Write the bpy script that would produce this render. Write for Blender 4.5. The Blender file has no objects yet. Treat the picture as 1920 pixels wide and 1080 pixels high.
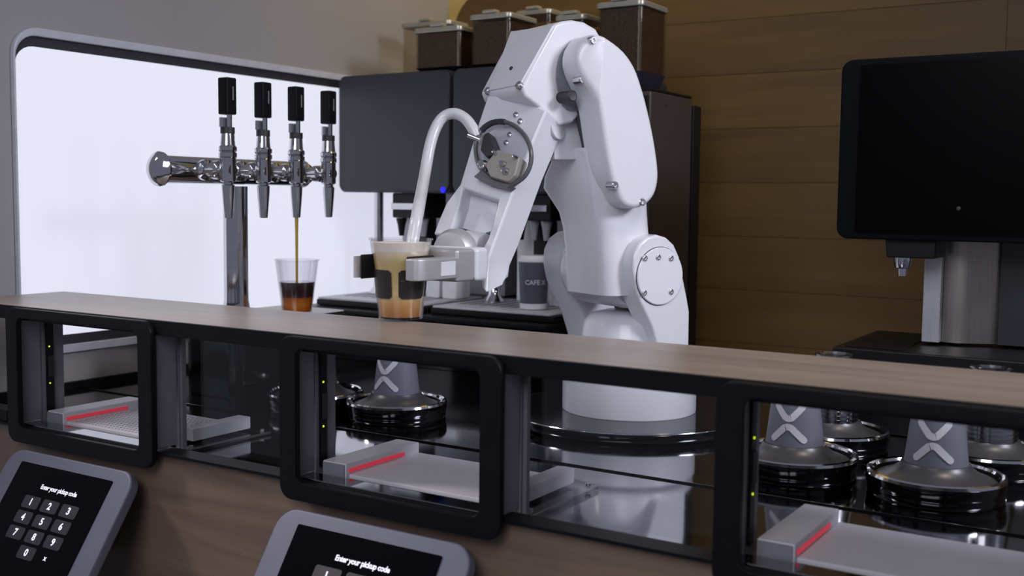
import bpy, bmesh, math, random
from mathutils import Vector, Matrix
random.seed(7)
C = bpy.context.scene.collection
S = bpy.context.scene
# ------------------------------------------------------------------ camera
F_PX = 2058.6
YAW, PITCH, ROLL = math.radians(32.242), math.radians(4.623), math.radians(.624)
FW = Vector((-math.sin(YAW)*math.cos(PITCH), math.cos(YAW)*math.cos(PITCH), -math.sin(PITCH)))
_r = Vector((math.cos(YAW), math.sin(YAW), 0)); _u = _r.cross(FW)
RT = math.cos(ROLL)*_r + math.sin(ROLL)*_u
UP = -math.sin(ROLL)*_r + math.cos(ROLL)*_u
cam = bpy.data.cameras.new('camera'); cam_o = bpy.data.objects.new('camera', cam); C.objects.link(cam_o)
cam.sensor_width = 36.0; cam.lens = 36.0*F_PX/1920; cam.clip_start = .02; cam.clip_end = 50
m3 = Matrix((RT, UP, -FW)).transposed()
cam_o.matrix_world = m3.to_4x4()
cam.dof.use_dof = True; cam.dof.focus_distance = 1.93; cam.dof.aperture_fstop = 4.5
S.camera = cam_o
# ------------------------------------------------------------------ view, world, lights
S.view_settings.view_transform = 'Standard'; S.view_settings.look = 'None'
S.view_settings.exposure = 0.0; S.view_settings.gamma = 1.0; S.view_settings.use_curve_mapping = False
W = bpy.data.worlds.new('room_ambient'); S.world = W; W.use_nodes = True
W.node_tree.nodes['Background'].inputs[0].default_value = (.75, .78, 1.0, 1)
W.node_tree.nodes['Background'].inputs[1].default_value = .22
def area(name, loc, target, size, power, col, spread=180, sy=None):
    l = bpy.data.lights.new(name, 'AREA'); l.energy = power; l.color = col; l.size = size
    if sy: l.shape = 'RECTANGLE'; l.size_y = sy
    l.spread = math.radians(spread)
    o = bpy.data.objects.new(name, l); C.objects.link(o); o.location = loc
    o.rotation_euler = (Vector(target)-Vector(loc)).to_track_quat('-Z', 'Y').to_euler()
    return o
area('ceiling_panel_light', (1.5, 1.7, 1.15), (-1.0, 1.85, 0.0), .55, 7.5, (.86, .88, 1.0), 70)
area('added_front_fill', (-.2, -1.2, 1.45), (-1.0, 1.8, 0), 1.6, 19, (.93, .95, 1.0), 120)  # added fill lamp, unseen, lifts the robot's front faces
area('counter_spot_light', (.5, 1.4, 1.9), (-.2, 1.4, -.3), .4, 3, (1.0, .84, .62), 80)
area('warm_wall_light', (-1.3, 2.55, 1.45), (-1.6, 2.97, .62), .5, 4.0, (1.0, .76, .28), 120, .2)
area('hall_light', (-2.5, .6, .9), (-1.0, 1.2, -.62), .25, 1.5, (1.0, .93, .93), 46)

# ------------------------------------------------------------------ geometry helpers
def ray(x, y): return FW + RT*((x-960)/F_PX) - UP*((y-540)/F_PX)
def onX(x, y, X): d = ray(x, y); return d*(X/d.x)
def onY(x, y, Y): d = ray(x, y); return d*(Y/d.y)
def onZ(x, y, Z): d = ray(x, y); return d*(Z/d.z)
def onP(x, y, p, n): d = ray(x, y); return d*(p.dot(n)/d.dot(n))

def BM(): return bmesh.new()
def bevel(bm, off, seg=2, ang=30):
    bmesh.ops.remove_doubles(bm, verts=bm.verts, dist=1e-6)
    bmesh.ops.recalc_face_normals(bm, faces=bm.faces)
    es = [e for e in bm.edges if len(e.link_faces) == 2 and e.calc_face_angle(0) > math.radians(ang)]
    if es: bmesh.ops.bevel(bm, geom=es, offset=off, segments=seg, profile=.5, affect='EDGES', clamp_overlap=True)
    return bm
def box(bm, x0, x1, y0, y1, z0, z1):
    vs = [bm.verts.new((x, y, z)) for x in (x0, x1) for y in (y0, y1) for z in (z0, z1)]
    for f in ((0,1,3,2),(4,6,7,5),(0,4,5,1),(2,3,7,6),(0,2,6,4),(1,5,7,3)): bm.faces.new([vs[i] for i in f])
    return bm
def bx(x0, x1, y0, y1, z0, z1, bv=0, seg=2):
    bm = box(BM(), x0, x1, y0, y1, z0, z1)
    bmesh.ops.recalc_face_normals(bm, faces=bm.faces)
    if bv: bevel(bm, bv, seg)
    return bm
def prism(bm, pts, ext):
    ext = Vector(ext); a = [bm.verts.new(p) for p in pts]; b = [bm.verts.new(Vector(p)+ext) for p in pts]
    n = len(a); bm.faces.new(a); bm.faces.new(b[::-1])
    for i in range(n): bm.faces.new((a[i], b[i], b[(i+1) % n], a[(i+1) % n]))
    bmesh.ops.recalc_face_normals(bm, faces=bm.faces)
    return bm
def basis(d):
    d = Vector(d).normalized(); a = Vector((0,0,1)) if abs(d.z) < .9 else Vector((1,0,0))
    x = a.cross(d).normalized(); return x, d.cross(x)
def lathe(bm, prof, o=(0,0,0), d=(0,0,1), seg=32, cap=True):
    o = Vector(o); d = Vector(d).normalized(); x, y = basis(d); rings = []
    for r, h in prof:
        if r < 1e-6: rings.append([bm.verts.new(o+d*h)])
        else: rings.append([bm.verts.new(o+d*h+x*(r*math.cos(2*math.pi*i/seg))+y*(r*math.sin(2*math.pi*i/seg))) for i in range(seg)])
    for a, b in zip(rings, rings[1:]):
        for i in range(seg):
            j = (i+1) % seg
            if len(a) == 1 and len(b) == 1: continue
            if len(a) == 1: bm.faces.new((a[0], b[i], b[j]))
            elif len(b) == 1: bm.faces.new((a[i], a[j], b[0]))
            else: bm.faces.new((a[i], a[j], b[j], b[i]))
    if cap:
        for rg in (rings[0], rings[-1]):
            if len(rg) > 1: bm.faces.new(rg)
    bmesh.ops.recalc_face_normals(bm, faces=bm.faces)
    return bm
def cyl(p0, p1, r, r1=None, seg=24, bv=0, bm=None):
    p0 = Vector(p0); p1 = Vector(p1); L = (p1-p0).length; r1 = r if r1 is None else r1
    prof = [(r, 0), (r1, L)]
    if bv: prof = [(r-bv, 0), (r-bv*.3, bv*.3), (r, bv), (r1, L-bv), (r1-bv*.3, L-bv*.3), (r1-bv, L)]
    return lathe(bm or BM(), prof, p0, p1-p0, seg)
def smooth_path(pts, n=8, closed=False):
    P = [Vector(p) for p in pts]; out = []; N = len(P)
    rng = range(N) if closed else range(N-1)
    for i in rng:
        g = (lambda k: P[k % N]) if closed else (lambda k: P[max(0, min(N-1, k))])
        a, b, c, d = g(i-1), g(i), g(i+1), g(i+2)
        for k in range(n):
            t = k/n
            out.append(.5*((2*b)+(c-a)*t+(2*a-5*b+4*c-d)*t*t+(3*b-a-3*c+d)*t*t*t))
    if not closed: out.append(P[-1])
    return out
def tube(bm, pts, r, seg=12, closed=False):
    pts = [Vector(p) for p in pts]; n = len(pts); rings = []; ux = None
    for i, p in enumerate(pts):
        t = (pts[(i+1) % n]-pts[i-1]) if closed else (pts[min(i+1, n-1)]-pts[max(i-1, 0)])
        t.normalize()
        if ux is None: ux, _ = basis(t)
        ux = (ux - t*ux.dot(t)).normalized(); uy = t.cross(ux)
        rr = r(i/(n-1)) if callable(r) else r
        rings.append([bm.verts.new(p+ux*(rr*math.cos(2*math.pi*k/seg))+uy*(rr*math.sin(2*math.pi*k/seg))) for k in range(seg)])
    for i in range(n if closed else n-1):
        a, b = rings[i], rings[(i+1) % n]
        for k in range(seg): bm.faces.new((a[k], a[(k+1) % seg], b[(k+1) % seg], b[k]))
    if not closed: bm.faces.new(rings[0]); bm.faces.new(rings[-1])
    bmesh.ops.recalc_face_normals(bm, faces=bm.faces)
    return bm
def rrect(x0, x1, y0, y1, r, n=6):
    out = []
    for cx, cy, a0 in ((x1-r, y1-r, 0), (x0+r, y1-r, 90), (x0+r, y0+r, 180), (x1-r, y0+r, 270)):
        for k in range(n+1):
            a = math.radians(a0+90*k/n); out.append((cx+r*math.cos(a), cy+r*math.sin(a)))
    return out
def ring_plate(outer, inner, to3, ext):
    """closed ring between two outlines with the same number of points"""
    bm = BM(); n = len(outer); ext = Vector(ext)
    A = [bm.verts.new(to3(*p)) for p in outer]; B = [bm.verts.new(to3(*p)) for p in inner]
    A2 = [bm.verts.new(Vector(to3(*p))+ext) for p in outer]; B2 = [bm.verts.new(Vector(to3(*p))+ext) for p in inner]
    for i in range(n):
        j = (i+1) % n
        bm.faces.new((A[i], A[j], B[j], B[i])); bm.faces.new((A2[i], B2[i], B2[j], A2[j]))
        bm.faces.new((A[i], A2[i], A2[j], A[j])); bm.faces.new((B[i], B[j], B2[j], B2[i]))
    bmesh.ops.recalc_face_normals(bm, faces=bm.faces)
    return bm
def root_loc(o):
    v = Vector((0,0,0))
    while o: v += Vector(o.location); o = o.parent
    return v
def obj(name, bm, mat, parent=None, ang=35, kind=None, label=None):
    me = bpy.data.meshes.new(name); bm.to_mesh(me); bm.free()
    co = [v.co for v in me.vertices]
    c = Vector([(min(p[i] for p in co)+max(p[i] for p in co))/2 for i in range(3)])
    me.transform(Matrix.Translation(-c)); me.materials.append(mat)
    me.shade_smooth()
    try: me.set_sharp_from_angle(angle=math.radians(ang))
    except Exception: pass
    o = bpy.data.objects.new(name, me); C.objects.link(o); o.location = c
    if parent is not None: o.parent = parent; o.location = c-root_loc(parent)
    wn = o.modifiers.new('even_shading', 'WEIGHTED_NORMAL'); wn.keep_sharp = True; wn.weight = 80
    if kind: o['kind'] = kind
    if label: o['label'] = label
    return o
def tag(o, label, cat, group=None):
    o['label'] = label; o['category'] = cat
    if group: o['group'] = group
    return o
def thing(name, label, cat, loc, group=None):
    o = bpy.data.objects.new(name, None); C.objects.link(o); o.location = loc; o.empty_display_size = .03
    return tag(o, label, cat, group)
def dup(root, off, label=None):
    r = root.copy(); C.objects.link(r); r.location = Vector(root.location)+Vector(off)
    if label: r['label'] = label
    for ch in list(root.children):
        c = ch.copy(); C.objects.link(c); c.parent = r
        for g in list(ch.children):
            d = g.copy(); C.objects.link(d); d.parent = c
    return r
def text_mesh(txt, size, to3, thick_dir=None, bold=0.0, align='CENTER', space=1.0):
    cu = bpy.data.curves.new('t', 'FONT'); cu.body = txt; cu.size = size; cu.align_x = align; cu.align_y = 'CENTER'
    cu.offset = bold; cu.space_character = space; cu.resolution_u = 3
    o = bpy.data.objects.new('t', cu); C.objects.link(o); bpy.context.view_layer.update()
    me = bpy.data.meshes.new_from_object(o.evaluated_get(bpy.context.evaluated_depsgraph_get()))
    bpy.data.objects.remove(o); bpy.data.curves.remove(cu)
    bm = BM(); bm.from_mesh(me); bpy.data.meshes.remove(me)
    for v in bm.verts: v.co = Vector(to3(v.co.x, v.co.y))
    return bm

# ------------------------------------------------------------------ materials
def srgb(r, g, b):
    f = lambda c: (c/255/12.92 if c/255 <= .04045 else ((c/255+.055)/1.055)**2.4)
    return (f(r), f(g), f(b), 1)
def mat(name, col, rough=.5, metal=0, var=.06, scale=30, emit=None, es=0, bump=0, coat=0, spec=None, stretch=None):
    m = bpy.data.materials.new(name); m.use_nodes = True; nt = m.node_tree; N = nt.nodes; L = nt.links
    b = N['Principled BSDF']
    tc = N.new('ShaderNodeTexCoord'); mp = N.new('ShaderNodeMapping'); no = N.new('ShaderNodeTexNoise')
    no.inputs['Scale'].default_value = scale; no.inputs['Detail'].default_value = 4
    if stretch: mp.inputs['Scale'].default_value = stretch
    L.new(tc.outputs['Object'], mp.inputs['Vector']); L.new(mp.outputs['Vector'], no.inputs['Vector'])
    rp = N.new('ShaderNodeValToRGB')
    rp.color_ramp.elements[0].position = .3; rp.color_ramp.elements[1].position = .7
    rp.color_ramp.elements[0].color = tuple(c*(1-var) for c in col[:3])+(1,)
    rp.color_ramp.elements[1].color = tuple(min(1, c*(1+var)) for c in col[:3])+(1,)
    L.new(no.outputs['Fac'], rp.inputs['Fac']); L.new(rp.outputs['Color'], b.inputs['Base Color'])
    b.inputs['Roughness'].default_value = rough; b.inputs['Metallic'].default_value = metal
    if spec is not None: b.inputs['Specular IOR Level'].default_value = spec
    if coat: b.inputs['Coat Weight'].default_value = coat; b.inputs['Coat Roughness'].default_value = .08
    if emit: b.inputs['Emission Color'].default_value = emit; b.inputs['Emission Strength'].default_value = es
    if bump:
        bp = N.new('ShaderNodeBump'); bp.inputs['Strength'].default_value = bump; bp.inputs['Distance'].default_value = .002
        L.new(no.outputs['Fac'], bp.inputs['Height']); L.new(bp.outputs['Normal'], b.inputs['Normal'])
    return m
def wood(name, c0, c1, rough=.45, grain=(1.2, 14, 14), scale=3.0, rnd=.25):
    m = bpy.data.materials.new(name); m.use_nodes = True; nt = m.node_tree; N = nt.nodes; L = nt.links
    b = N['Principled BSDF']; tc = N.new('ShaderNodeTexCoord'); mp = N.new('ShaderNodeMapping')
    mp.inputs['Scale'].default_value = grain
    oi = N.new('ShaderNodeObjectInfo'); ad = N.new('ShaderNodeVectorMath'); ad.operation = 'ADD'
    sc = N.new('ShaderNodeVectorMath'); sc.operation = 'SCALE'; sc.inputs['Scale'].default_value = 9
    cx = N.new('ShaderNodeCombineXYZ'); L.new(oi.outputs['Random'], cx.inputs[0]); L.new(oi.outputs['Random'], cx.inputs[2])
    L.new(cx.outputs[0], sc.inputs[0]); L.new(tc.outputs['Object'], ad.inputs[0]); L.new(sc.outputs[0], ad.inputs[1])
    L.new(ad.outputs[0], mp.inputs['Vector'])
    n1 = N.new('ShaderNodeTexNoise'); n1.inputs['Scale'].default_value = scale; n1.inputs['Detail'].default_value = 6; n1.inputs['Distortion'].default_value = .6
    L.new(mp.outputs['Vector'], n1.inputs['Vector'])
    rp = N.new('ShaderNodeValToRGB'); rp.color_ramp.elements[0].position = .3; rp.color_ramp.elements[1].position = .72
    rp.color_ramp.elements[0].color = c0; rp.color_ramp.elements[1].color = c1
    L.new(n1.outputs['Fac'], rp.inputs['Fac'])
    hs = N.new('ShaderNodeHueSaturation'); mr = N.new('ShaderNodeMapRange')
    mr.inputs['To Min'].default_value = 1-rnd; mr.inputs['To Max'].default_value = 1+rnd
    L.new(oi.outputs['Random'], mr.inputs['Value']); L.new(mr.outputs['Result'], hs.inputs['Value'])
    L.new(rp.outputs['Color'], hs.inputs['Color']); L.new(hs.outputs['Color'], b.inputs['Base Color'])
    b.inputs['Roughness'].default_value = rough
    bp = N.new('ShaderNodeBump'); bp.inputs['Strength'].default_value = .12; bp.inputs['Distance'].default_value = .001
    L.new(n1.outputs['Fac'], bp.inputs['Height']); L.new(bp.outputs['Normal'], b.inputs['Normal'])
    return m
def clear(name, tint=(1,1,1,1), refl=.12, rough=.04, edge=.5):
    m = bpy.data.materials.new(name); m.use_nodes = True; nt = m.node_tree; N = nt.nodes; L = nt.links
    N.remove(N['Principled BSDF']); t = N.new('ShaderNodeBsdfTransparent'); g = N.new('ShaderNodeBsdfGlossy')
    t.inputs[0].default_value = tint; g.inputs['Roughness'].default_value = rough
    mx = N.new('ShaderNodeMixShader'); lw = N.new('ShaderNodeLayerWeight'); lw.inputs['Blend'].default_value = .25
    mm = N.new('ShaderNodeMath'); mm.operation = 'MULTIPLY_ADD'; mm.inputs[1].default_value = edge; mm.inputs[2].default_value = refl
    mm.use_clamp = True
    L.new(lw.outputs['Facing'], mm.inputs[0]); L.new(mm.outputs[0], mx.inputs[0]); L.new(t.outputs[0], mx.inputs[1]); L.new(g.outputs[0], mx.inputs[2])
    L.new(mx.outputs[0], N['Material Output'].inputs[0])
    return m
def layered(name, stops, rough=.25, z0=0, z1=1, noise=.15, coat=.3):
    """a drink with real layers: colour by height in the object, wavered by noise"""
    m = bpy.data.materials.new(name); m.use_nodes = True; nt = m.node_tree; N = nt.nodes; L = nt.links
    b = N['Principled BSDF']; tc = N.new('ShaderNodeTexCoord'); sp = N.new('ShaderNodeSeparateXYZ'); L.new(tc.outputs['Object'], sp.inputs[0])
    mr = N.new('ShaderNodeMapRange'); mr.inputs['From Min'].default_value = z0; mr.inputs['From Max'].default_value = z1
    L.new(sp.outputs['Z'], mr.inputs['Value'])
    no = N.new('ShaderNodeTexNoise'); no.inputs['Scale'].default_value = 22; L.new(tc.outputs['Object'], no.inputs['Vector'])
    ma = N.new('ShaderNodeMath'); ma.operation = 'MULTIPLY_ADD'; ma.inputs[1].default_value = noise; L.new(no.outputs['Fac'], ma.inputs[0])
    sb = N.new('ShaderNodeMath'); sb.operation = 'SUBTRACT'; sb.inputs[1].default_value = noise/2
    L.new(mr.outputs['Result'], sb.inputs[0]); L.new(sb.outputs[0], ma.inputs[2])
    rp = N.new('ShaderNodeValToRGB'); cr = rp.color_ramp
    while len(cr.elements) < len(stops): cr.elements.new(.5)
    for e, (p, c) in zip(cr.elements, stops): e.position = p; e.color = c
    L.new(ma.outputs[0], rp.inputs['Fac']); L.new(rp.outputs['Color'], b.inputs['Base Color'])
    b.inputs['Roughness'].default_value = rough; b.inputs['Coat Weight'].default_value = coat
    b.inputs['Subsurface Weight'].default_value = .0
    return m
M = dict(
 white=mat('robot_white_paint', srgb(214, 214, 222), .32, 0, .015, coat=.25),
 plate=mat('robot_cover_plate', srgb(218, 218, 226), .3, 0, .015),
 seam=mat('dark_rubber_seam', srgb(60, 60, 68), .6),
 jointshade=mat('joint_shade_grey', srgb(128, 128, 138), .5),  # grey picked for the shading in the elbow gap
 plug=mat('black_plastic_plug', srgb(38, 38, 42), .5),
 bolt=mat('steel_bolt', (.62, .62, .64, 1), .25, 1),
 chrome=mat('chrome', (.6, .6, .62, 1), .09, 1, .03),
 grip=mat('satin_aluminium', (.52, .51, .53, 1), .45, .55, .04),
 pad=mat('black_rubber_pad', srgb(22, 22, 25), .6),
 hose=mat('milky_silicone_hose', srgb(205, 205, 210), .35, coat=.3),
 ring=mat('grey_ring_tube', srgb(95, 95, 100), .3, .3),
 valve=mat('warm_grey_valve_body', srgb(150, 144, 138), .4, .2),
 black=mat('black_powder_coat', srgb(10, 10, 16), .45, 0, .12, spec=.2),
 blackedge=mat('black_satin_fascia', srgb(9, 9, 15), .45, 0, .1, spec=.2),
 jamb=mat('grey_jamb_panel', srgb(112, 109, 117), .45),
 gloss=mat('black_gloss', srgb(7, 7, 10), .1, 0, .1, spec=.5),
 table=mat('polished_dark_table', (.36, .36, .39, 1), .07, 1, .05, scale=8),
 groove=mat('black_groove', srgb(6, 6, 8), .8, spec=.02),
 collar=mat('satin_dark_collar', (.085, .083, .09, 1), .36, .5),
 cup=mat('grey_paper_cup', srgb(104, 106, 120), .5, 0, .03),
 cupdark=mat('charcoal_paper_cup', srgb(78, 80, 92), .5, 0, .03),
 stackcup=clear('stacked_cup_plastic', (.8, .8, .84, 1), .22, .12),
 logo=mat('pale_grey_print', srgb(196, 196, 206), .6, 0, .02),
 lid=mat('white_lid_plastic', srgb(225, 225, 230), .35, 0, .02),
 tray=mat('white_tray_laminate', srgb(200, 196, 204), .45, 0, .02),
 traylight=mat('light_grey_drip_tray', srgb(186, 186, 192), .4),
 traygrey=mat('grey_tray_end', srgb(120, 120, 128), .5),
 led=mat('red_led_strip', srgb(120, 30, 44), .4, emit=srgb(235, 60, 80), es=.42, var=.3, scale=300),
 green=mat('green_indicator', srgb(150, 220, 30), .4, emit=srgb(190, 235, 30), es=1.2),
 blue=mat('blue_indicator', srgb(30, 20, 230), .4, emit=srgb(30, 20, 255), es=1.5),
 wallgrey=mat('warm_grey_wall_paint', srgb(150, 146, 148), .6, 0, .03, scale=2),
 wallback=mat('beige_wall_paint', srgb(182, 160, 100), .6, 0, .03, scale=2),
 diff=mat('backlit_diffuser', (.25, .25, .27, 1), .5, 0, .01, emit=(.745, .765, .9, 1), es=.87, scale=1.5),
 rim=mat('light_grey_trim', srgb(188, 188, 198), .4),
 gapshade=mat('painted_gap_shade', srgb(40, 40, 48), .6),  # dark tone painted for the shade inside the panel's rim
 ledge=wood('oak_ledge', srgb(126, 114, 106), srgb(148, 135, 124), .32, (1.0, 16, 16), 2.5, .03),
 oakf=wood('oak_front', srgb(102, 84, 74), srgb(126, 106, 91), .5, (1.2, 12, 12), 2.4, .05),
 oakw=wood('oak_board', srgb(74, 53, 17), srgb(92, 67, 26), .6, (.9, 10, 10), 2.0, .1),
 oakgap=mat('oak_joint', srgb(70, 54, 34), .6),
 machine=mat('graphite_machine_panel', srgb(46, 47, 53), .38, .1, .04, scale=4),
 machdark=mat('dark_machine_plastic', srgb(14, 14, 17), .4, spec=.3),
 brew=mat('brushed_grey_panel', srgb(150, 150, 156), .4, .2, .04),
 whitepanel=mat('white_enamel', srgb(220, 218, 222), .4),
 brown=mat('wall_reflection_brown', (.09, .073, .063, 1), .36, .5, .06, scale=3),  # brown reflection of the wood wall put into the base colour
 steel=mat('brushed_steel', (.55, .54, .58, 1), .4, .45, .1, scale=20, stretch=(40, 40, 1)),
 steelw=mat('brushed_steel_dull', (.34, .31, .29, 1), .36, 1, .12, scale=14, stretch=(40, 40, .6)),
 screen=mat('black_screen_panel', srgb(6, 8, 13), .5, 0, .1, spec=.08),
 face=mat('black_face_panel', srgb(1, 1, 2), .3, 0, .1, spec=.06),
 case=mat('grey_tablet_case', srgb(92, 93, 110), .5, 0, .03),
 glassblk=mat('tablet_screen_glass', srgb(3, 2, 7), .15, 0, .1, spec=.12),
 key=mat('screen_key_tile', srgb(34, 32, 38), .4, 0, .03, emit=srgb(40, 36, 44), es=.35),
 ink=mat('screen_lettering', srgb(225, 222, 235), .4, 0, .01, emit=srgb(225, 222, 235), es=.62),
 beans=mat('roasted_coffee_beans', srgb(62, 42, 32), .45, 0, .5, scale=160, bump=.8),
 navy=mat('navy_hopper_base', srgb(28, 28, 44), .4),
 hlid=mat('brushed_lid', srgb(170, 165, 150), .3, .5),
 foam=mat('milk_foam', srgb(240, 230, 214), .6, 0, .05, scale=120, bump=.2),
 label=mat('dark_brown_print', srgb(44, 38, 38), .35, 0, .05),
 stream=mat('amber_coffee', srgb(205, 165, 60), .15, 0, .1, coat=.4),
 floor=mat('grey_floor', srgb(90, 88, 88), .5, 0, .1, scale=6),
 clearp=clear('clear_plastic', (.93, .93, .95, 1), .07, .08),
 cupclear=clear('clear_cup_plastic', (.96, .96, .97, 1), .03, .1),
 glass=clear('window_glass', (.96, .97, .98, 1), .01, .01, .16),
 hopper=clear('hopper_plastic', (.9, .88, .82, 1), .01, .06, .15),
)

# ------------------------------------------------------------------ the room and counter
XL, YB, ZT = -2.15, 3.0, -.436
def struct(name, bm, m, parent=None): return obj(name, bm, m, parent, kind=None if parent else 'structure')
struct('floor', bx(-3.2, 1.6, -.8, 3.2, -1.34, -1.3), M['floor'])
wl = struct('wall_left', bx(XL-.12, XL, 1.26, 3.0, -1.3, 1.3), M['wallgrey'])
struct('wall_back', bx(XL, 1.6, YB, YB+.08, -1.3, 1.3), M['wallback'])
struct('wall_front', bx(-3.2, .5, 1.212, 1.24, -1.3, -.425), M['oakf'])

# wall panelling of oak boards with a rounded upper corner, every board a piece of its own
clad = struct('trim_1', bx(-2.07, 1.2, 2.988, 2.999, -1.3, .6), M['oakgap'])
z = -.55; k = 0
R0 = .13; ztop = .665; xl = -2.105
while z < ztop-.02:
    z1 = min(z+.151, ztop); g = .0012
    segs = [(xl, -.75+.31*((k*7) % 5)/2), (None, 1.2)]
    xs = segs[0][1]
    for a, b in ((xl, xs), (xs, 1.2)):
        if a == xl and z1 > ztop-R0:
            def xat(zz): 
                h = max(0, zz-(ztop-R0)); return xl+R0-math.sqrt(max(0, R0*R0-h*h))
            zz = [z+(z1-g-z)*i/8 for i in range(9)]
            pts = [(xat(q), 2.966, q) for q in zz]+[(b-g, 2.966, z1-g), (b-g, 2.966, z)]
        else: pts = [(a, 2.966, z), (a, 2.966, z1-g), (b-g, 2.966, z1-g), (b-g, 2.966, z)]
        obj('board', prism(BM(), [Vector(p) for p in pts], (0, .022, 0)), M['oakw'], clad)
    z = z1; k += 1

# back-lit panel in the left wall: the wall around it, flat ring coloured as gap shade, rim, diffuser
p_y0, p_y1, p_z0, p_z1 = 1.419, 2.86, -.335, .337
pan = thing('light_panel', 'large glowing white backlit panel with rounded corners set in left wall', 'light panel', (XL, 2.19, 0))
obj('diffuser', prism(BM(), [Vector((XL+.004, a, b)) for a, b in rrect(p_y0+.004, p_y1-.014, p_z0+.022, p_z1-.022, .045)], (-.003, 0, 0)), M['diff'], pan)
o2 = rrect(p_y0-.004, p_y1+.004, p_z0-.018, p_z1+.018, .06); i2 = rrect(p_y0+.001, p_y1-.001, p_z0, p_z1, .05)
obj('rim', bevel(ring_plate(o2, i2, lambda y, q: (XL+.014, y, q), (-.0138, 0, 0)), .003, 2, 50), M['rim'], pan)
obj('painted_shadow_gap', ring_plate(rrect(p_y0+.0015, p_y1-.0015, p_z0+.0005, p_z1-.0005, .05), rrect(p_y0+.006, p_y1-.016, p_z0+.024, p_z1-.024, .043), lambda y, q: (XL+.0035, y, q), (-.003, 0, 0)), M['gapshade'], pan)  # flat dark ring, the gap's shade is put into its colour
struct('baseboard_left', bx(XL, XL+.012, 1.26, 2.239, ZT, ZT+.015), M['black'])

# table, front groove, raised rear counter
tb = thing('worktop', 'long polished dark worktop that mirrors the robot base', 'counter', (-.9, 1.8, ZT))
obj('rear_slab', bx(XL+.001, .9, 1.568, 2.9, ZT-.03, ZT, .001), M['table'], tb)
obj('front_slab', bx(XL+.001, .9, 1.236, 1.549, ZT-.03, ZT, .001), M['table'], tb)
obj('joint_strip', bx(XL+.001, .9, 1.5485, 1.5685, ZT-.03, ZT-.0003), M['groove'], tb)
rc = thing('rear_counter', 'raised black counter along the back carrying the coffee machines', 'counter', (-1.5, 2.5, ZT))
obj('counter_top', bx(-2.12, -1.316, 2.24, 2.96, -.312, -.3, .002), M['machdark'], rc)
obj('counter_front', bx(-2.12, -1.316, 2.25, 2.27, ZT+.001, -.312), M['gloss'], rc)
obj('counter_body', bx(-2.12, -1.316, 2.27, 2.955, ZT+.001, -.312), M['machdark'], rc)

lg = thing('counter_ledge', 'long narrow oak ledge above the row of pickup windows', 'ledge', (-.8, 1.3, -.21))
obj('top_board', prism(BM(), [Vector((a, b, -.203)) for a, b in rrect(-2.02, .5, 1.2012, 1.44, .006)], (0, 0, -.014)), M['ledge'], lg)
struct('trim_2', bx(-2.02, .5, 1.1955, 1.2008, -.2275, -.2032, .001), M['blackedge'])
struct('trim_3', bx(-2.3, .5, 1.196, 1.2355, -.426, -.4215, .001), M['blackedge'])
struct('trim_4', bx(-2.3, -1.86, 1.2, 1.235, -.4213, -.4, .001), M['blackedge'])
struct('trim_5', bx(XL-.1, -2.0215, 1.196, 1.26, -.236, -.2035, .002), M['blackedge'])

# pickup windows
X0 = [-1.834, -1.156, -.468]; FWID = .394
for i, x0 in enumerate(X0):
    x1 = x0+FWID
    w = bpy.data.objects.new('window_%d' % (i+1), None); C.objects.link(w); w.location = (x0+FWID/2, 1.19, -.325); w['kind'] = 'structure'
    outer = rrect(x0, x1, -.450, -.2045, .022); inner = rrect(x0+.033, x1-.034, -.4225, -.2225, .014)
    obj('frame', bevel(ring_plate(outer, inner, lambda a, b: (a, 1.184, b), (0, .0115, 0)), .0022, 2, 50), M['black'], w)
    ja, jb = x0+.013, x1-.013
    obj('jamb', bx(ja-.006, ja+.004, 1.2013, 1.242, -.418, -.218), M['jamb'], w)
    obj('jamb', bx(jb-.004, jb+.006, 1.2013, 1.242, -.418, -.218), M['jamb'], w)
    obj('jamb', bx(ja-.006, ja+.003, 1.247, 1.292, -.434, -.218), M['jamb'], w)
    obj('jamb', bx(jb-.003, jb+.006, 1.247, 1.255, -.434, -.218), M['jamb'], w)
    sb = obj('sensor_bar', bx(ja+.0035, ja+.008, 1.253, 1.268, -.415, -.235, .001), M['machdark'], w)
    for zz in (-.283, -.352):
        obj('indicator_light', lathe(BM(), [(.0017, 0), (.0015, .001), (0, .0014)], (ja+.008, 1.2585, zz), (1, 0, 0), 10), M['green'], sb)
    obj('sensor_cap', bx(ja+.008, ja+.011, 1.255, 1.266, -.34, -.3, .001), M['plug'], sb)
    obj('sill_plate', bx(x0+.02, x1-.02, 1.2012, 1.2345, -.4213, -.4185, .0008), M['table'], w)
    # outer cheek, seen through the pane to its right
    obj('cheek', bx(x1-.004, x1+.002, 1.247, 1.255, -.434, -.218), M['jamb'], w)
    # fixed pane between this window and the next
    xe = X0[i+1] if i < 2 else x1+.28
    obj('pane', bx(x1+.003, xe-.003, 1.237, 1.24, -.418, -.218), M['glass'], w)

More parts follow.
